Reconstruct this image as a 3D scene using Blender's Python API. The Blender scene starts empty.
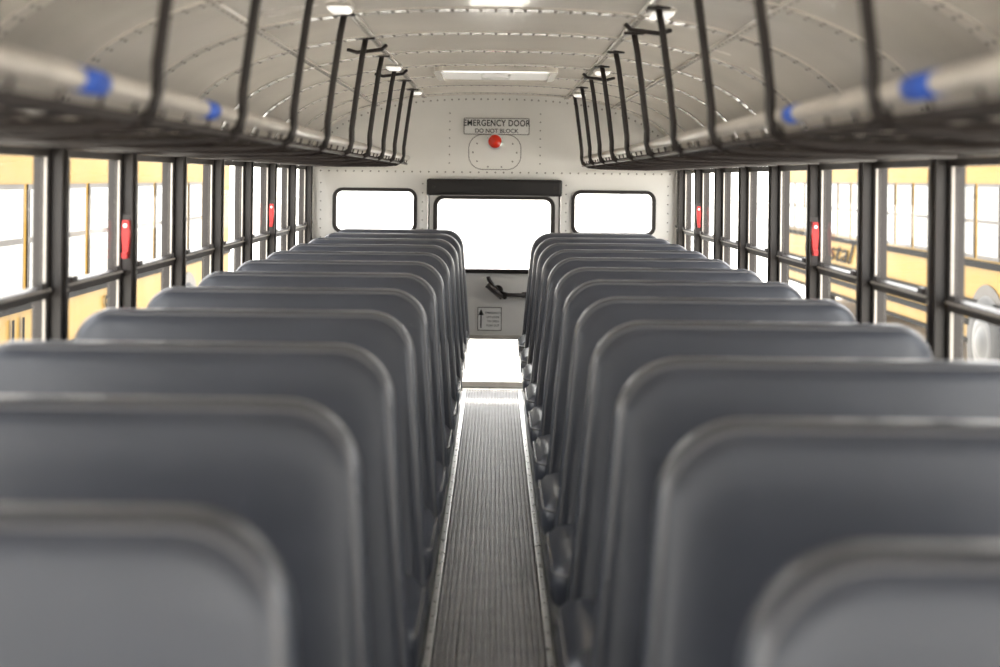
import bpy, math, random
from mathutils import Vector, Matrix
random.seed(3)
D = bpy.data
scene = bpy.context.scene
COL = scene.collection

# ------------------------------------------------------------------ materials
def mat(name, c, rough=0.5, metal=0.0, var=0.0, vscale=6.0, bump=0.0, bscale=80.0, spec=0.5, coat=0.0, stretch=None, emit=0):
    m = D.materials.new(name); m.use_nodes = True
    nt = m.node_tree; n = nt.nodes; l = nt.links
    p = n['Principled BSDF']
    p.inputs['Base Color'].default_value = (*c, 1)
    p.inputs['Roughness'].default_value = rough
    p.inputs['Metallic'].default_value = metal
    p.inputs['Specular IOR Level'].default_value = spec
    p.inputs['Coat Weight'].default_value = coat
    if emit:
        p.inputs['Emission Color'].default_value=(1,.96,.9,1); p.inputs['Emission Strength'].default_value=emit
    tc = n.new('ShaderNodeTexCoord')
    mp = n.new('ShaderNodeMapping')
    l.new(tc.outputs['Object'], mp.inputs['Vector'])
    if stretch: mp.inputs['Scale'].default_value = stretch
    if var > 0:
        t = n.new('ShaderNodeTexNoise'); t.inputs['Scale'].default_value = vscale; t.inputs['Detail'].default_value = 5
        l.new(mp.outputs[0], t.inputs['Vector'])
        r = n.new('ShaderNodeValToRGB')
        r.color_ramp.elements[0].position = 0.3; r.color_ramp.elements[1].position = 0.7
        r.color_ramp.elements[0].color = (*[max(0, v*(1-var)) for v in c], 1)
        r.color_ramp.elements[1].color = (*[min(1, v*(1+var)) for v in c], 1)
        l.new(t.outputs['Fac'], r.inputs[0]); l.new(r.outputs[0], p.inputs['Base Color'])
        mr = n.new('ShaderNodeMapRange')
        mr.inputs['To Min'].default_value = max(0, rough-0.08); mr.inputs['To Max'].default_value = min(1, rough+0.08)
        l.new(t.outputs['Fac'], mr.inputs['Value']); l.new(mr.outputs[0], p.inputs['Roughness'])
    if bump > 0:
        t2 = n.new('ShaderNodeTexNoise'); t2.inputs['Scale'].default_value = bscale; t2.inputs['Detail'].default_value = 3
        l.new(mp.outputs[0], t2.inputs['Vector'])
        b = n.new('ShaderNodeBump'); b.inputs['Strength'].default_value = bump; b.inputs['Distance'].default_value = 0.01
        l.new(t2.outputs['Fac'], b.inputs['Height']); l.new(b.outputs[0], p.inputs['Normal'])
    return m

def glass_mat(name, tint, g=0.07):
    m = D.materials.new(name); m.use_nodes = True
    nt = m.node_tree; n = nt.nodes; l = nt.links
    n.remove(n['Principled BSDF'])
    tr = n.new('ShaderNodeBsdfTransparent'); tr.inputs[0].default_value = (*tint, 1)
    gl = n.new('ShaderNodeBsdfGlossy'); gl.inputs['Roughness'].default_value = 0.03
    gl.inputs[0].default_value = (1, 1, 1, 1)
    mx = n.new('ShaderNodeMixShader'); mx.inputs[0].default_value = g
    l.new(tr.outputs[0], mx.inputs[1]); l.new(gl.outputs[0], mx.inputs[2])
    l.new(mx.outputs[0], n['Material Output'].inputs[0])
    return m

M_seat  = mat('seat_vinyl', (0.058, 0.064, 0.082), 0.30, var=0.14, vscale=3.5, bump=0.10, bscale=140, spec=0.65)
M_pipe  = mat('seat_piping_highlight', (0.17, 0.17, 0.18), 0.26)  # piping, its colour lightened to paint in the highlight along seat edges
M_blk   = mat('black_powder_coat', (0.018, 0.012, 0.010), 0.42, var=0.2, vscale=12)
M_pad   = mat('black_pad_vinyl', (0.012, 0.010, 0.010), 0.6)
M_frame = mat('window_frame_black', (0.015, 0.010, 0.008), 0.45, var=0.25, vscale=9)
M_alu   = mat('aluminium_trim', (0.82, 0.81, 0.79), 0.30, 0.8, var=0.12, vscale=20)
M_rail  = mat('rack_rail_paint', (0.54, 0.50, 0.45), 0.33, 0.2, var=0.14, vscale=10)
M_ceil  = mat('ceiling_paint', (0.72, 0.67, 0.60), 0.24, var=0.05, vscale=2.5, bump=0.06, bscale=4, coat=0.4)
M_rivet = mat('painted_rivet', (0.20, 0.18, 0.16), 0.35)
M_wall  = mat('wall_paint', (0.72, 0.69, 0.64), 0.4, var=0.05, vscale=4)
M_rear  = mat('rear_wall_paint', (0.84, 0.82, 0.78), 0.38, var=0.04, vscale=3)
M_floor = mat('floor_rubber', (0.10, 0.10, 0.10), 0.5, var=0.2, vscale=8, bump=0.2, bscale=120)
M_mat   = mat('aisle_rubber', (0.235, 0.222, 0.22), 0.36, var=0.3, vscale=14, bump=0.6, bscale=110)
M_red   = mat('red_plastic', (0.55, 0.010, 0.010), 0.35)
M_redl  = mat('red_lens', (0.80, 0.03, 0.01), 0.15, coat=0.6)
M_blue  = mat('blue_tape', (0.03, 0.12, 0.60), 0.6)
M_white = mat('white_plastic', (0.92, 0.92, 0.90), 0.35)
M_sign  = mat('sign_white', (0.92, 0.91, 0.88), 0.4)
M_ink   = mat('sign_ink', (0.02, 0.02, 0.02), 0.5)
M_yel   = mat('bus_yellow_paint', (0.200, 0.112, 0.0045), 0.5, var=0.05, vscale=2, spec=0.3)
M_tire  = mat('tire_rubber', (0.030, 0.030, 0.030), 0.75, var=0.2, vscale=20)
M_hub   = mat('wheel_hub', (0.07, 0.07, 0.07), 0.5, 0.0)
M_pane  = mat('exterior_bus_glass', (0.13, 0.135, 0.13), 0.12, var=0.35, vscale=0.8, coat=0.2)
M_ink2  = mat('bus_black_lettering', (0.006, 0.006, 0.006), 0.7, spec=0.1)
M_grnd  = mat('concrete_yard', (0.62, 0.59, 0.54), 0.85, var=0.12, vscale=0.6, bump=0.2, bscale=6)
M_leaf  = mat('foliage', (0.035, 0.06, 0.02), 0.7, var=0.5, vscale=3)
M_bark  = mat('bark', (0.16, 0.11, 0.07), 0.9, var=0.3, vscale=8)
M_glass = glass_mat('window_glass', (0.93, 0.94, 0.93), 0.06)
M_lens  = mat('lamp_diffuser', (0.95, 0.95, 0.93), 0.25, emit=0.7)

# ------------------------------------------------------------------ mesh builder
class MB:
    def __init__(s): s.v=[]; s.f=[]; s.m=[]; s.s=[]; s.mats=[]
    def mi(s, mt):
        if mt not in s.mats: s.mats.append(mt)
        return s.mats.index(mt)
    def add(s, vs, fs, mt, smooth=False):
        o=len(s.v); s.v += [tuple(v) for v in vs]; i=s.mi(mt)
        for f in fs: s.f.append(tuple(o+k for k in f)); s.m.append(i); s.s.append(smooth)
    def box(s, x0,x1,y0,y1,z0,z1, mt):
        if x0>x1: x0,x1=x1,x0
        if y0>y1: y0,y1=y1,y0
        vs=[(x0,y0,z0),(x1,y0,z0),(x1,y1,z0),(x0,y1,z0),(x0,y0,z1),(x1,y0,z1),(x1,y1,z1),(x0,y1,z1)]
        s.add(vs,[(0,3,2,1),(4,5,6,7),(0,1,5,4),(1,2,6,5),(2,3,7,6),(3,0,4,7)],mt)
    def bbox(s, x0,x1,y0,y1,z0,z1, mt, b=0.005):
        if x0>x1: x0,x1=x1,x0
        o=lambda ins: rpoly([(x0,z0),(x1,z0),(x1,z1),(x0,z1)],[b*2]*4,ins,3)
        s.rings([[(p[0],y,p[1]) for p in o(ins)] for ins,y in ((b,y0),(0,y0+b),(0,y1-b),(b,y1))],mt,True,True,False)
    def rings(s, R, mt, cap0=True, cap1=True, smooth=True):
        n=len(R[0]); vs=[p for r in R for p in r]; fs=[]
        for k in range(len(R)-1):
            for i in range(n):
                j=(i+1)%n; fs.append((k*n+i,k*n+j,(k+1)*n+j,(k+1)*n+i))
        if cap0: fs.append(tuple(reversed(range(n))))
        if cap1: fs.append(tuple((len(R)-1)*n+i for i in range(n)))
        s.add(vs,fs,mt,smooth)
    def tube(s, pts, r, mt, seg=8, closed=False, flat=None):
        P=[Vector(p) for p in pts]; n=len(P); R=[]; up=None
        for i in range(n):
            if closed: t=(P[(i+1)%n]-P[i-1]).normalized()
            else: t=(P[min(i+1,n-1)]-P[max(i-1,0)]).normalized()
            if up is None:
                up=Vector((0,0,1)) if abs(t.z)<0.9 else Vector((0,1,0))
            u=(up-t*up.dot(t)).normalized(); w=t.cross(u); up=u
            ru,rw=(r,r) if flat is None else flat
            R.append([tuple(P[i]+u*math.cos(a)*ru+w*math.sin(a)*rw) for a in [2*math.pi*k/seg for k in range(seg)]])
        if closed: R.append(R[0]); s.rings(R,mt,False,False)
        else: s.rings(R,mt)
    def cyl(s, c, axis, r, h, mt, seg=24, prof=None):
        a=Vector(axis).normalized(); q=Vector((0,0,1)).rotation_difference(a)
        prof = prof or [(r,0),(r,h)]
        R=[[tuple(Vector(c)+q@Vector((rr*math.cos(2*math.pi*k/seg),rr*math.sin(2*math.pi*k/seg),t))) for k in range(seg)] for rr,t in prof]
        s.rings(R,mt,True,True,False if len(prof)==2 else True)
    def rivet(s, p, nrm, r, mt):
        p=Vector(p); nrm=Vector(nrm).normalized(); q=Vector((0,0,1)).rotation_difference(nrm)
        vs=[p+q@Vector((r*math.cos(k*math.pi/3),r*math.sin(k*math.pi/3),0)) for k in range(6)]
        vs+=[p+q@Vector((r*.6*math.cos(k*math.pi/3),r*.6*math.sin(k*math.pi/3),r*.55)) for k in range(6)]
        s.add(vs,[(k,(k+1)%6,6+(k+1)%6,6+k) for k in range(6)]+[tuple(range(6,12))],mt,True)
    def obj(s, name, loc=(0,0,0), parent=None):
        me=D.meshes.new(name); me.from_pydata(s.v,[],s.f)
        for mt in s.mats: me.materials.append(mt)
        me.polygons.foreach_set('material_index',s.m); me.polygons.foreach_set('use_smooth',s.s); me.update()
        o=D.objects.new(name,me); COL.objects.link(o); o.location=loc
        if parent: o.parent=parent
        return o

def rpoly(C, rad, ins, seg=8):
    """convex CCW polygon, inset and rounded"""
    n=len(C); E=[]
    for i in range(n):
        a=Vector(C[i]); b=Vector(C[(i+1)%n]); d=(b-a).normalized(); nn=Vector((-d.y,d.x)); E.append((a+nn*ins,d))
    out=[]
    Q=[]
    for i in range(n):
        p,d=E[i-1]; q,e=E[i]
        cr=d.x*e.y-d.y*e.x; t=((q-p).x*e.y-(q-p).y*e.x)/cr
        Q.append(p+d*t)
    for i in range(n):
        d=E[i-1][1]; e=E[i][1]; r=max(rad[i]-ins,0.003)
        ang=math.acos(max(-1,min(1,d.dot(e)))); T=r*math.tan(ang/2)
        s0=Q[i]-d*T; cen=s0+Vector((-d.y,d.x))*r
        a0=math.atan2(s0.y-cen.y,s0.x-cen.x)
        for k in range(seg+1):
            a=a0+ang*k/seg; out.append((cen.x+r*math.cos(a),cen.y+r*math.sin(a)))
    return out
def rrect(x0,x1,z0,z1,r,seg=6): return rpoly([(x0,z0),(x1,z0),(x1,z1),(x0,z1)],[r]*4,0,seg)

def plate(outer, holes, thick):
    """flat plate in XZ with holes, y from 0..thick"""
    cu=D.curves.new('tmp','CURVE'); cu.dimensions='2D'; cu.fill_mode='BOTH'; cu.extrude=thick/2
    for L in [outer]+holes:
        sp=cu.splines.new('POLY'); sp.points.add(len(L)-1)
        for i,p in enumerate(L): sp.points[i].co=(p[0],p[1],0,1)
        sp.use_cyclic_u=True
    o=D.objects.new('tmp',cu); COL.objects.link(o)
    dg=bpy.context.evaluated_depsgraph_get(); dg.update()
    me=D.meshes.new_from_object(o.evaluated_get(dg))
    vs=[(v.co.x, thick/2-v.co.z, v.co.y) for v in me.vertices]; fs=[tuple(p.vertices) for p in me.polygons]
    D.objects.remove(o); D.meshes.remove(me); D.curves.remove(cu)
    return vs,fs
def mbplate(mb, outer, holes, y0, thick, mt):
    vs,fs=plate(outer,holes,thick); mb.add([(x,y+y0,z) for x,y,z in vs],fs,mt)

def text(body, name, size, loc, rot, mt, parent, shear=0, ext=0.0008, ax='CENTER'):
    cu=D.curves.new(name,'FONT'); cu.body=body; cu.size=size; cu.align_x=ax; cu.align_y='CENTER'; cu.extrude=ext; cu.shear=shear
    o=D.objects.new(name,cu); COL.objects.link(o); cu.materials.append(mt)
    o.location=loc; o.rotation_euler=rot; o.parent=parent
    return o
def empty(name, loc=(0,0,0)):
    e=D.objects.new(name,None); COL.objects.link(e); e.location=loc; e.empty_display_size=0.1; return e

# ------------------------------------------------------------------ dimensions
W=1.20; YR=9.2; YF=-1.7; ZS=0.72; ZM=1.08; ZT=1.472; ZA=1.52; ZC=1.955; GZ=-0.78
def arch(x): return ZA+(ZC-ZA)*math.sqrt(max(0,1-abs(x/W)**2.6))
def arch_pts(n=48):
    P=[]
    for i in range(n+1):
        a=math.pi*i/n; c=math.cos(a)
        x=W*math.copysign(abs(c)**(2/2.6),c); P.append((x,ZA+(ZC-ZA)*math.sin(a)))
    return P      # from +W to -W over the top

# floor
b=MB(); b.box(-W,W,YF,YR,-0.06,0,M_floor); b.obj('floor')
# aisle mat with ribs
b=MB(); nrib=18; w=0.33; pts=[]
for i in range(nrib):
    x=-w/2+w*i/nrib; s=w/nrib
    pts+= [(x+s*.10,0.002),(x+s*.22,0.010),(x+s*.68,0.010),(x+s*.80,0.002)]
prof=[(-w/2,0.0005)]+pts+[(w/2,0.0005)]
ys=[YF+0.02,YR-0.06]
b.rings([[(p[0],y,p[1]) for p in prof] for y in ys],M_mat,True,True,False)
b.obj('aisle_mat')
b=MB()
for s in (-1,1):
    x0=s*0.168; x1=s*0.192
    b.bbox(min(x0,x1),max(x0,x1),YF+0.02,YR-0.06,0.0,0.011,M_alu,0.002)
    y=YF+0.1
    while y<YR-0.1:
        b.rivet((s*0.180,y,0.011),(0,0,1),0.004,M_rivet); y+=0.15
b.obj('trim_aisle_strips')

# side walls
def posts(y0): return [y0+0.73*k for k in range(-7,9) if YF+0.1< y0+0.73*k < YR-0.15]
PL=posts(3.80); PR=posts(3.72)
winn=0
for s,P,nm in ((-1,PL,'left'),(1,PR,'right')):
    b=MB()
    X=lambda a: s*a
    b.box(X(W),X(W+.05),YF,YR,-0.06,ZS,M_wall)
    b.box(X(W),X(W+.05),YF,YR,ZT,ZA+.02,M_wall)
    edges=[YF]+P+[YR]
    for y in P:
        b.box(X(W-.028),X(W+.05),y-.036,y+.036,ZS,ZT+.02,M_frame)
        b.box(X(W-.033),X(W-.028),y-.008,y+.008,ZS,ZT,M_blk)
        for z in (ZS+.04,ZM,ZT-.03): b.rivet((X(W-.028),y+.022,z),(-s,0,0),.006,M_rail)
    b.box(X(W-.0),X(W+.05),YR-.05,YR,ZS,ZT,M_rear)
    b.box(X(W-.0),X(W+.05),YF,YF+.05,ZS,ZT,M_frame)
    b.box(X(W-.03),X(W),YF,YR-.03,ZT-.005,ZT+.030,M_frame)
    b.box(X(W-.035),X(W),YF,YR-.03,ZS-.03,ZS,M_frame)
    b.box(X(W-.012),X(W),YF,YR-.03,0.20,0.23,M_alu)
    y=YF+.08
    while y<YR-.1:
        b.rivet((X(W),y,ZS-.06),(-s,0,0),.006,M_rivet); y+=.073
    b.obj('wall_'+nm)
    for i in range(len(edges)-1):
        y0=edges[i]+(.036 if i>0 else .05); y1=edges[i+1]-(.036 if i<len(edges)-2 else .05)
        if y1-y0<0.12: continue
        winn+=1; g=MB(); t=.022
        xa,xb=W+.002,W+.036
        g.box(X(xa),X(xb),y0,y0+t,ZS,ZT-.005,M_frame); g.box(X(xa),X(xb),y1-t,y1,ZS,ZT-.005,M_frame)
        g.box(X(xa),X(xb),y0+t,y1-t,ZS,ZS+t,M_frame); g.box(X(xa),X(xb),y0+t,y1-t,ZT-t-.005,ZT-.005,M_frame)
        g.box(X(xa-.006),X(xb),y0+t,y1-t,ZM-.016,ZM+.014,M_frame)
        g.box(X(xa-.010),X(xa-.006),y0+t,y1-t,ZM+.004,ZM+.010,M_rail)
        for yy in (y0+.10,y1-.10): g.box(X(xa-.018),X(xa-.006),yy-.022,yy+.022,ZM+.014,ZM+.03,M_blk)
        g.box(X(xa+.004),X(xa+.010),y0+t,y0+t+.004,ZS+t,ZT-t,M_rail); g.box(X(xa+.004),X(xa+.010),y1-t-.004,y1-t,ZS+t,ZT-t,M_rail)
        g.add([(X(xa+.012),y0+t,ZM),(X(xa+.012),y1-t,ZM),(X(xa+.012),y1-t,ZT-t),(X(xa+.012),y0+t,ZT-t)],[(0,1,2,3)],M_glass)
        g.add([(X(xa+.022),y0+t,ZS+t),(X(xa+.022),y1-t,ZS+t),(X(xa+.022),y1-t,ZM),(X(xa+.022),y0+t,ZM)],[(0,1,2,3)],M_glass)
        g.obj('window_%d'%winn)

# emergency window latches
for s,yy in ((-1,4.53),(-1,7.45),(1,5.18),(1,8.10)):
    g=MB(); ye=yy-.037
    g.box(s*(W-.030),s*(W-.002),ye-.012,ye,1.09,1.27,M_blk)
    q=[(W-.026,1.252),(W-.006,1.252),(W-.003,1.21),(W-.008,1.14),(W-.024,1.14),(W-.029,1.21)]
    R=[[(s*p[0],ye-d,p[1]) for p in q] for d in (.012,.030)]
    g.rings(R,M_red,True,True,False)
    g.cyl((s*(W-.016),ye-.03,1.235),(0,-1,0),.006,.006,M_alu,10)
    g.box(s*(W-.024),s*(W-.008),ye-.045,ye-.02,1.13,1.15,M_red)
    g.obj('emergency_window_latch')

# ceiling
A=arch_pts()
b=MB()
outer=[(x*1.042,ZA+(z-ZA)*1.09+ (0.0)) for x,z in A]
loop=A+outer[::-1]
n=len(A); vs=[];fs=[]
for y in (YF,YR+.03):
    vs+=[(p[0],y,p[1]) for p in loop]
L=len(loop)
for i in range(L):
    j=(i+1)%L; fs.append((i,j,L+j,L+i))
for i in range(n-1):
    fs.append((i,i+1,L-2-i,L-1-i)); fs.append((L+i,L+L-1-i,L+L-2-i,L+i+1))
b.add(vs,fs,M_ceil,True)
b.obj('ceiling')
b=MB()
def nrm(i):
    p=Vector(A[max(i-1,0)]); q=Vector(A[min(i+1,n-1)]); t=(q-p).normalized(); return Vector((-t.y,0,t.x)) # inward
FA=[]
fine=arch_pts(600); acc=0
for i in range(1,len(fine)):
    d=math.dist(fine[i],fine[i-1]); acc+=d
    if acc>=0.045:
        acc=0; t=(Vector(fine[i])-Vector(fine[i-1])).normalized(); FA.append((fine[i],Vector((-t.y,0,t.x))))
for y in [3.8+.73*k for k in range(-7,8)]:
    if y<YF+.05 or y>YR-.05: continue
    R=[]
    for k in range(n):
        t=nrm(k); p=A[k]
        R.append([(p[0],y-.036,p[1]),(p[0]+t.x*.006,y-.034,p[1]+t.z*.006),(p[0]+t.x*.006,y+.034,p[1]+t.z*.006),(p[0],y+.036,p[1])])
    b.rings(R,M_ceil,True,True,False)
    for p,t in FA:
        for dy in (-.022,.022):
            b.rivet((p[0]+t.x*.006,y+dy,p[1]+t.z*.006),t,.0068,M_rivet)
for x in (-.78,.78,-.47,.47):
    z=arch(x); b.box(x-.014,x+.014,YF,YR,z-.006,z+.02,M_ceil)
    y=YF+.05
    while y<YR: b.rivet((x,y,z-.006),(0,0,-1),.0065,M_rivet); y+=.073
b.obj('trim_ceiling_seams')

# roof hatch
def hatch(yc):
    b=MB()
    yo=.36; xo=.31
    C=[(-xo,yc-yo),(xo,yc-yo),(xo,yc+yo),(-xo,yc+yo)]
    o=rpoly(C,[.06]*4,0,6); i_=rpoly(C,[.06]*4,.035,6)
    R=[[(p[0],p[1],1.955) for p in o],[(p[0],p[1],1.928) for p in o],[(p[0],p[1],1.924) for p in i_],[(p[0],p[1],1.935) for p in i_]]
    b.rings(R,M_ceil,False,False,False)
    b.rings([[(p[0],p[1],1.945) for p in i_],[(p[0],p[1],1.934) for p in i_]],M_white,True,True,False)
    b.tube([(-.07,yc-.05,1.934),(-.07,yc-.05,1.915),(.07,yc-.05,1.915),(.07,yc-.05,1.934)],.007,M_white,8)
    b.obj('roof_hatch')
hatch(7.2)

# dome lights
for s,y in ((-1,4.30),(1,4.32),(-1,6.6),(1,6.7),(-1,2.2),(1,2.3),(-1,8.5),(1,8.5)):
    g=MB(); x=s*(.485 if s<0 else .515); z=arch(x)+.006
    o=lambda i: rpoly([(x-.040,y-.07),(x+.040,y-.07),(x+.040,y+.07),(x-.040,y+.07)],[.02]*4,i,4)
    g.rings([[(p[0],p[1],zz) for p in o(i)] for i,zz in ((0,z+.01),(0,z-.016),(.004,z-.019))],M_rail,True,True,False)
    g.rings([[(p[0],p[1],zz) for p in o(i)] for i,zz in ((.006,z-.016),(.008,z-.026),(.018,z-.031))],M_lens,True,True,False)
    g.obj('dome_light')
for s,y in ((1,4.75),(-1,5.6),(-1,6.9),(1,7.0)):
    g=MB(); xs=[.44,.46,.50,.56,.60]
    g.tube([(s*x,y,arch(x)-(.004 if k in (0,4) else .022)) for k,x in enumerate(xs)],.01,M_blk,8,flat=(.008,.012))
    g.obj('ceiling_grab_bracket')

# ------------------------------------------------------------------ luggage racks
def rack(s,hy,tapes):
    b=MB(); xr=.57; zr=1.53
    y0=YF+.3; y1=YR-.12
    b.tube([(s*xr,y0,zr),(s*xr,y1,zr)],.017,M_rail,12)
    b.tube([(s*(xr+.005),y0,zr-.042),(s*(xr+.005),y1,zr-.042)],.006,M_blk,6)
    xs=[.61+.083*k for k in range(8)]
    zf=lambda x: 1.500-.022*(x-.6)/.6
    for x in xs: b.tube([(s*x,y0,zf(x)),(s*x,y1,zf(x))],.005,M_blk,6)
    y=y0
    while y<=y1+.001:
        b.tube([(s*xr,y,zr-.010),(s*(xr+.006),y,zr-.033),(s*(xr+.03),y,zf(.6)-.004),(s*.9,y,zf(.9)-.006),(s*(W-.01),y,zf(1.19)-.006)],.0035,M_blk,6); y+=.19
    b.box(s*(W-.035),s*(W-.002),y0,y1,1.502,1.516,M_blk)
    for h in hy:
        b.tube([(s*.495,h,arch(.495)-.004),(s*.508,h,1.86),(s*.530,h,1.70),(s*.545,h,1.58),(s*.545,h,1.535),(s*.553,h,1.50),(s*.59,h,1.480),(s*.66,h,1.474),(s*.95,h,1.470),(s*(W-.034),h,1.476)],.012,M_blk,8,flat=(.007,.011))
        b.box(s*.46,s*.53,h-.018,h+.018,arch(.53)-.006,arch(.46)-.002,M_blk)
    o=b.obj('luggage_rack')
    for y,l in tapes:
        g=MB(); g.tube([(s*.57,y,zr),(s*.57,y+l,zr)],.0182,M_blue,14); g.obj('blue_tape',parent=o)
    return o
HL=[.72+.76*k for k in range(-2,12) if YF+.3<.72+.76*k<YR-.15]
HR=[.52+.745*k for k in range(-2,13) if YF+.3<.52+.745*k<YR-.15]
rack(-1,HL,((1.88,.12),(2.70,.10))); rack(1,HR,((1.78,.12),(2.60,.08)))

# ------------------------------------------------------------------ rear wall
out=[(-W,-.06),(W,-.06)]+[(x,z) for x,z in A]
door=rrect(-.44,.44,-.02,1.385,.05)
wl=rrect(-1.055,-.525,1.04,1.315,.05); wr=rrect(.525,1.055,1.04,1.315,.05)
b=MB(); mbplate(b,out,[door,wl,wr],YR,.05,M_rear)
b.box(-W+.01,W-.01,YR-.016,YR,1.425,1.455,M_rear)
x=-W+.05
while x<W-.03:
    b.rivet((x,YR-.016,1.44),(0,-1,0),.006,M_rivet); x+=.055
for p,t in FA: 
    b.rivet((p[0]+t.x*.03,YR,p[1]+t.z*.03),(0,-1,0),.006,M_rivet)
for s in (-1,1):
    z=.1
    while z<1.4: b.rivet((s*.475,YR,z),(0,-1,0),.005,M_rivet); b.rivet((s*1.15,YR,z),(0,-1,0),.005,M_rivet); z+=.06
    for k in range(7): b.rivet((s*.30,YR,1.50+.055*k),(0,-1,0),.005,M_rivet)
b.obj('wall_rear')
for k,(x0,x1) in enumerate(((-1.055,-.525),(.525,1.055))):
    winn+=1; g=MB()
    mbplate(g,rrect(x0-.015,x1+.015,1.025,1.330,.065),[rrect(x0+.010,x1-.010,1.050,1.305,.04)],YR-.014,.05,M_frame)
    L=rrect(x0+.005,x1-.005,1.045,1.31,.045); g.add([(p[0],YR+.02,p[1]) for p in L],[tuple(range(len(L)))],M_glass)
    g.obj('window_%d'%winn)
# door
g=MB()
w1=rrect(-.385,.385,.79,1.27,.055); w2=rrect(-.385,.385,.045,.345,.05)
mbplate(g,rrect(-.43,.43,-.01,1.375,.045),[w1,w2],YR+.004,.04,M_rear)
mbplate(g,rrect(-.403,.403,.772,1.288,.07),[rrect(-.375,.375,.80,1.26,.045)],YR-.010,.045,M_frame)
mbplate(g,rrect(-.403,.403,.027,.363,.065),[rrect(-.375,.375,.055,.335,.04)],YR-.006,.04,M_rail)
for L,z in ((w1,0),(w2,0)): g.add([(p[0],YR+.024,p[1]) for p in L],[tuple(range(len(L)))],M_glass)
mbplate(g,rrect(-.438,.438,-.005,1.382,.055),[rrect(-.428,.428,.005,1.372,.045)],YR-.003,.010,M_frame)
g.cyl((.03,YR+.004,.66),(0,-1,0),.035,.02,M_blk,20)
g.tube([(.03,YR-.02,.66),(.0,YR-.035,.69),(-.03,YR-.04,.735),(-.035,YR-.04,.755)],.014,M_blk,8)
g.tube([(.02,YR-.022,.655),(.10,YR-.03,.632),(.21,YR-.035,.632)],.013,M_blk,8)
g.tube([(-.04,YR-.04,.70),(.06,YR-.03,.615)],.02,M_blk,8)
g.box(.19,.27,YR-.03,YR+.004,.615,.65,M_blk)
g.cyl((.075,YR+.004,.62),(0,-1,0),.016,.05,M_blk,12)
g.tube([(-.30,YR-.02,.50),(-.30,YR-.02,.72)],.008,M_blk,8)
dr=g.obj('door_1')
g=MB()
o=lambda i: rpoly([(-.445,1.285),(.445,1.285),(.445,1.395),(-.445,1.395)],[.012]*4,i,4)
g.rings([[(p[0],y,p[1]) for p in o(i)] for i,y in ((0,YR-.017),(0,YR-.07),(.006,YR-.080),(.02,YR-.083))],M_pad)
for x in (-.40,.40): g.cyl((x,YR-.08,1.34),(0,-1,0),.012,.008,M_blk,10)
g.obj('door_header_pad')
g=MB()
mbplate(g,rrect(-.17,.17,1.46,1.69,.09),[],YR-.006,.006,M_rear)
mbplate(g,rrect(-.175,.175,1.457,1.693,.093),[rrect(-.170,.170,1.462,1.688,.088)],YR-.007,.006,M_rivet)
for k in range(10):
    a=2*math.pi*k/10; g.rivet((.145*math.cos(a),YR-.006,1.572+.10*math.sin(a)),(0,-1,0),.006,M_rivet)
g.obj('access_panel')
g=MB()
g.cyl((0,YR-.006,1.645),(0,-1,0),.05,.02,M_alu,28,[(.052,0),(.052,.012),(.047,.016)])
g.cyl((0,YR-.02,1.645),(0,-1,0),.05,.02,M_redl,28,[(.045,0),(.044,.012),(.034,.024),(.018,.031),(.004,.033)])
g.obj('red_warning_lamp')
g=MB(); mbplate(g,rrect(-.205,.225,1.693,1.797,.008,2),[],YR-.008,.008,M_sign)
mbplate(g,rrect(-.208,.228,1.690,1.800,.008,2),[rrect(-.203,.223,1.695,1.795,.006,2)],YR-.010,.010,M_rivet)
for x in (-.19,.21): g.rivet((x,YR-.008,1.715),(0,-1,0),.006,M_alu)
sg=g.obj('emergency_door_sign')
t1=text('EMERGENCY DOOR','lettering_1',.058,(.01,YR-.012,1.765),(math.pi/2,0,0),M_ink,sg); t1.data.offset=.0009
t1.scale=(.80,1,1); t1.data.space_character=1.08
t2=text('DO NOT BLOCK','lettering_2',.038,(.01,YR-.012,1.714),(math.pi/2,0,0),M_ink,sg); t2.data.offset=.0005
# arrow label on door
g=MB(); g.box(-.10,.055,YR-.003,YR+.004,.395,.545,M_sign)
mbplate(g,rrect(-.103,.058,.392,.548,.004,2),[rrect(-.098,.053,.397,.543,.004,2)],YR-.004,.006,M_rivet)
g.box(-.083,-.075,YR-.005,YR-.003,.41,.50,M_ink)
g.add([(-.097,YR-.005,.495),(-.061,YR-.005,.495),(-.079,YR-.005,.535)],[(0,1,2)],M_ink)
lab=g.obj('instruction_label',parent=dr)
for k,tx in enumerate(('EMERGENCY','LIFT LEVER','TO OPEN','PUSH OUT')):
    text(tx,'lettering_%d'%(k+1),.018,(.0,YR-.005,.51-.028*k),(math.pi/2,0,0),M_ink,lab)
g=MB(); g.bbox(-.42,.42,YR-.06,YR,0,.012,M_alu,.003); g.obj('trim_door_threshold')

# ------------------------------------------------------------------ front wall (behind the camera) with windshield
b=MB(); mbplate(b,out,[rrect(-1.0,1.0,.98,1.62,.10)],YF-.05,.05,M_wall); b.obj('wall_front')
winn+=1; g=MB()
mbplate(g,rrect(-1.02,1.02,.96,1.64,.12),[rrect(-.98,-.02,1.0,1.60,.08),rrect(.02,.98,1.0,1.60,.08)],YF-.045,.04,M_frame)
g.add([(-1.0,YF-.03,.98),(1.0,YF-.03,.98),(1.0,YF-.03,1.62),(-1.0,YF-.03,1.62)],[(0,1,2,3)],M_glass)
g.obj('window_%d'%winn)

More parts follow.
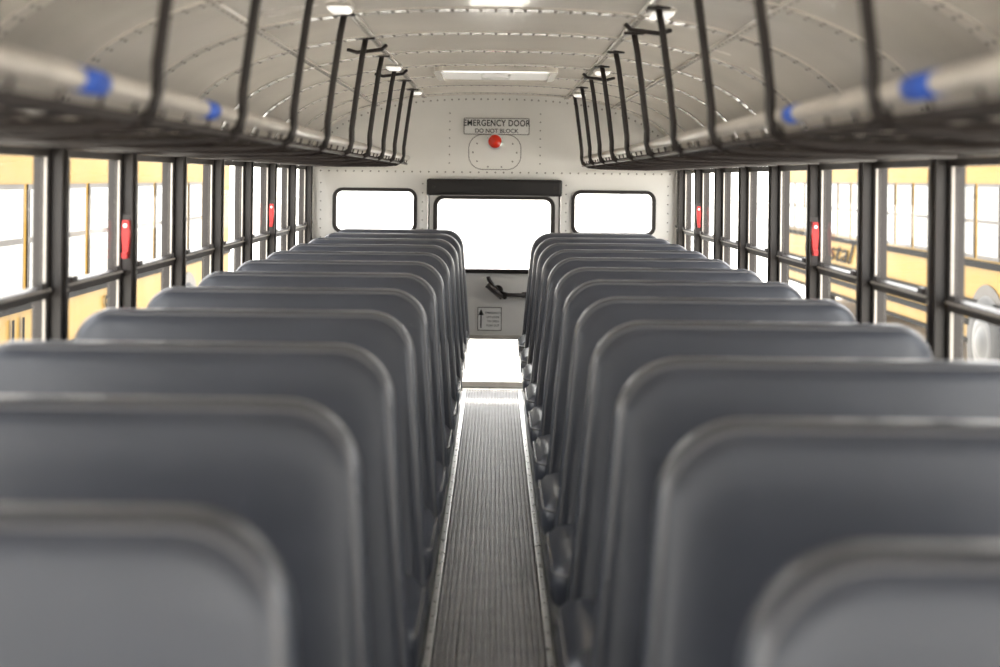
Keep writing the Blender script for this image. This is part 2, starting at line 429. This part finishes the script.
# ------------------------------------------------------------------ seats
TOPZ=1.070
def seat_mesh(s):
    b=MB()
    if s<0: C=[(.142,.36),(1.06,.36),(1.015,TOPZ),(.200,TOPZ)]; rad=[.03,.03,.085,.115]
    else:   C=[(.168,.36),(1.06,.36),(1.015,TOPZ),(.238,TOPZ)]; rad=[.03,.03,.085,.125]
    def ring(ins,y,C=C):
        pts=rpoly(C,rad,ins,12)
        return [(s*p[0], y+.15*(p[1]-TOPZ)+.05*max(0,(.62-p[1]))*(-1), p[1]) for p in pts]
    prof=[(.24,-.048),(.15,-.048),(.08,-.0475),(.035,-.0465),(.018,-.044),(.008,-.037),(.002,-.026),(0,-.010),(0,.012),(.005,.026),(.016,.036),(.035,.040),(.12,.043)]
    b.rings([ring(i,y) for i,y in prof],M_seat,True,True,True)
    b.tube(ring(.009,-.037),.0038,M_pipe,6,True)
    b.tube(ring(.007,.031),.0035,M_seat,6,True)
    C2=[(.150,-.53),(1.07,-.53),(1.07,-.10),(.150,-.10)]; r2=[.06,.06,.03,.03]
    def cr(i,z): return [(s*p[0],p[1],z+ (0.0)) for p in rpoly(C2,r2,i,8)]
    b.rings([cr(i,z) for i,z in ((.17,.478),(.10,.475),(.055,.468),(.026,.455),(.008,.435),(0,.41),(0,.375),(.006,.355),(.02,.345),(.06,.343))],M_seat,True,True,True)
    b.tube(cr(.004,.432),.0045,M_pipe,6,True)
    for y in (-.46,-.14):
        b.tube([(s*.19,y,.335),(s*1.195,y,.335)],.014,M_blk,8)
    for y,y2 in ((-.42,-.46),(-.10,-.06)):
        b.tube([(s*.27,y,.335),(s*.27,(y+y2)/2,.17),(s*.27,y2,.008)],.015,M_blk,8)
    b.tube([(s*.27,-.43,.14),(s*.27,-.09,.14)],.011,M_blk,8)
    for y in (-.46,-.06):
        b.cyl((s*.27,y,0),(0,0,1),.035,.01,M_blk,14)
    b.tube([(s*.21,-.14,.335),(s*.21,-.075,.50)],.012,M_blk,8)
    b.box(s*1.175,s*1.195,-.50,-.10,.30,.36,M_blk)
    return b
m=seat_mesh(-1).obj('bus_seat',(0,0,0)); mL=m.data
m2=seat_mesh(1).obj('bus_seat',(0,0,0)); mR=m2.data
SL=[1.31+.682*k for k in range(12)]; SR=[1.205+.66*k for k in range(12)]
m.location.y=SL[0]+.06; m2.location.y=SR[0]+.06
for y in SL[1:]:
    o=D.objects.new('bus_seat',mL); COL.objects.link(o); o.location.y=y+.06
for y in SR[1:]:
    o=D.objects.new('bus_seat',mR); COL.objects.link(o); o.location.y=y+.06

# ------------------------------------------------------------------ exterior
b=MB(); b.box(-90,90,-60,150,GZ-.2,GZ,M_grnd); b.obj('ground')

def school_bus(xs, s, y0, y1, sill, wheels, hood_at, txt):
    """xs: x of the side facing us, s=+1 if bus body extends toward +x from xs"""
    e=empty('school_bus',(xs+s*1.2,(y0+y1)/2,GZ)); cx,cy,cz=e.location
    def place(mb,name): 
        mb.v=[(x-cx,y-cy,z-cz) for x,y,z in mb.v]; return mb.obj(name,parent=e)
    c=xs+s*1.2
    P=[(-1.2,.45),(1.2,.45)]
    for i in range(25):
        a=math.pi*i/24; k=math.cos(a); P.append((1.2*math.copysign(abs(k)**.62,k),sill+1.0+.48*math.sin(a)))
    b=MB(); b.rings([[(c+p[0],y,GZ+p[1]) for p in P] for y in (y0,y1)],M_yel,True,True,False)
    place(b,'body')
    b=MB()
    for side in (1,-1):
        xf=c-s*side*1.2; d=-s*side
        nw=int((y1-y0-.6)/.75)
        for k in range(nw):
            a=y0+.35+k*.75; bq=a+.66
            b.box(xf,xf+d*.012,a,bq,GZ+sill,GZ+sill+.80,M_frame)
            b.box(xf+d*.012,xf+d*.016,a+.035,bq-.035,GZ+sill+.04,GZ+sill+.38,M_pane)
            b.box(xf+d*.012,xf+d*.016,a+.035,bq-.035,GZ+sill+.42,GZ+sill+.765,M_pane)
    for yy,dd in ((y0,-1),(y1,1)):
        b.box(c-.95,c-.05,yy,yy+dd*.012,GZ+sill-.05,GZ+sill+.85,M_pane); b.box(c+.05,c+.95,yy,yy+dd*.012,GZ+sill-.05,GZ+sill+.85,M_pane)
    place(b,'windows')
    b=MB()
    for side in (1,-1):
        xf=c-s*side*1.2; d=-s*side
        for z in (sill-.06,sill-.48,sill-.70): b.box(xf,xf+d*.03,y0+.05,y1-.05,GZ+z-.035,GZ+z+.035,M_ink2)
        b.box(xf,xf+d*.02,y0,y1,GZ+.45,GZ+.50,M_ink2)
    place(b,'rub_rails')
    b=MB()
    for wy in wheels:
        for side in (1,-1):
            xf=c-s*side*1.2; d=-s*side
            b.cyl((xf-d*.02,wy,GZ+.50),(d,0,0),.62,.03,M_frame,36)
            b.cyl((xf-d*.20,wy,GZ+.505),(d,0,0),.5,.3,M_tire,36,[(.44,0),(.5,.04),(.5,.21),(.46,.25),(.31,.26)])
            b.cyl((xf+d*.03,wy,GZ+.505),(d,0,0),.3,.05,M_hub,28,[(.30,.0),(.29,.035),(.20,.038),(.17,.0356),(.12,.07),(.04,.085)])
    place(b,'wheels')
    if hood_at is not None:
        yy,dd=hood_at
        b=MB(); R=[]
        for t,h,wd in ((0,1.75,1.05),(.6,1.70,1.02),(1.1,1.55,.98),(1.25,1.35,.92)):
            R.append([(c+p[0],yy+dd*t,GZ+p[1]) for p in rpoly([(-wd,.5),(wd,.5),(wd*.92,h),(-wd*.92,h)],[.05,.05,.25,.25],0,6)])
        b.rings(R,M_yel,True,True,False)
        b.box(c-.5,c+.5,yy+dd*1.24,yy+dd*1.28,GZ+.75,GZ+1.25,M_blk)
        b.box(c-1.15,c+1.15,yy+dd*1.26,yy+dd*1.42,GZ+.42,GZ+.68,M_blk)
        place(b,'hood')
    rz=-math.pi/2 if s>0 else math.pi/2
    for ty,tt,sz,sh,sx in txt:
        o=text(tt,'lettering',sz,(-s*1.22,ty-cy,sill-.26),(math.pi/2,0,rz),M_ink2,e,shear=sh)
        o.data.offset=.003; o.scale=(sx,1,1)
    return e
school_bus(5.2,1,12.4,26.2,1.38,(14.6,22.3),(12.4,-1),((21.7,'Coastal',.42,.35,2.4),))
school_bus(-3.35,-1,6.6,17.6,1.30,(8.3,15.2),(6.6,-1),((9.75,'11',.30,0,1.4),(12.4,'SCHOOL',.24,0,1.0)))
school_bus(9.2,1,26.5,38,1.6,(29,35),None,())
school_bus(-9.5,-1,19.5,31,1.6,(22,29),None,())

def tree(x,y,h):
    b=MB(); b.tube([(x,y,GZ),(x+.1,y,GZ+h*.3),(x-.05,y+.1,GZ+h*.6)],.18,M_bark,8)
    for k in range(16):
        a=random.random()*6.28; rr=random.random()*h*.26; zz=GZ+h*(.42+.5*random.random()); r=h*(.11+.08*random.random())
        c=Vector((x+rr*math.cos(a),y+rr*math.sin(a),zz)); R=[]
        for i in range(1,8):
            ph=math.pi*i/8; R.append([tuple(c+Vector((math.sin(ph)*math.cos(t),math.sin(ph)*math.sin(t),-math.cos(ph)))*r*(1+.25*random.uniform(-1,1))) for t in [2*math.pi*j/10 for j in range(10)]])
        b.rings(R,M_leaf)
    b.obj('tree')
for x,y,h in ((-13,42,5),(-17,38,4.2),(22,60,6),(-20,30,3.8)): tree(x,y,h)

# ------------------------------------------------------------------ light
wd=D.worlds.new('World'); scene.world=wd; wd.use_nodes=True
nt=wd.node_tree; bg=nt.nodes['Background']
tc=nt.nodes.new('ShaderNodeTexCoord'); sp=nt.nodes.new('ShaderNodeSeparateXYZ'); rp=nt.nodes.new('ShaderNodeValToRGB')
nt.links.new(tc.outputs['Generated'],sp.inputs[0]); nt.links.new(sp.outputs['Z'],rp.inputs[0]); nt.links.new(rp.outputs[0],bg.inputs[0])
rp.color_ramp.elements[0].position=0; rp.color_ramp.elements[0].color=(1,.965,.915,1)
rp.color_ramp.elements[1].position=.7; rp.color_ramp.elements[1].color=(.95,.96,1,1)
bg.inputs[1].default_value=7.0
sl=D.lights.new('sun','SUN'); sl.energy=15; sl.angle=math.radians(5); sl.color=(1,.94,.84)
so=D.objects.new('sun',sl); COL.objects.link(so)
dirv=Vector((.10,-.50,-1.0)).normalized()
so.rotation_euler=dirv.to_track_quat('-Z','Y').to_euler()
scene.view_settings.view_transform='Standard'

# ------------------------------------------------------------------ camera
cam=D.cameras.new('camera'); co=D.objects.new('camera',cam); COL.objects.link(co)
cam.lens=50; cam.sensor_width=36; cam.shift_y=-.155; cam.shift_x=.0055
cam.clip_start=.05; cam.clip_end=400
co.matrix_world=Matrix.Translation((0,0,1.40))@Matrix.Rotation(math.pi/2,4,'X')@Matrix.Rotation(math.radians(.65),4,'Z')
cam.dof.use_dof=True; cam.dof.focus_distance=7.0; cam.dof.aperture_fstop=2.2
scene.camera=co
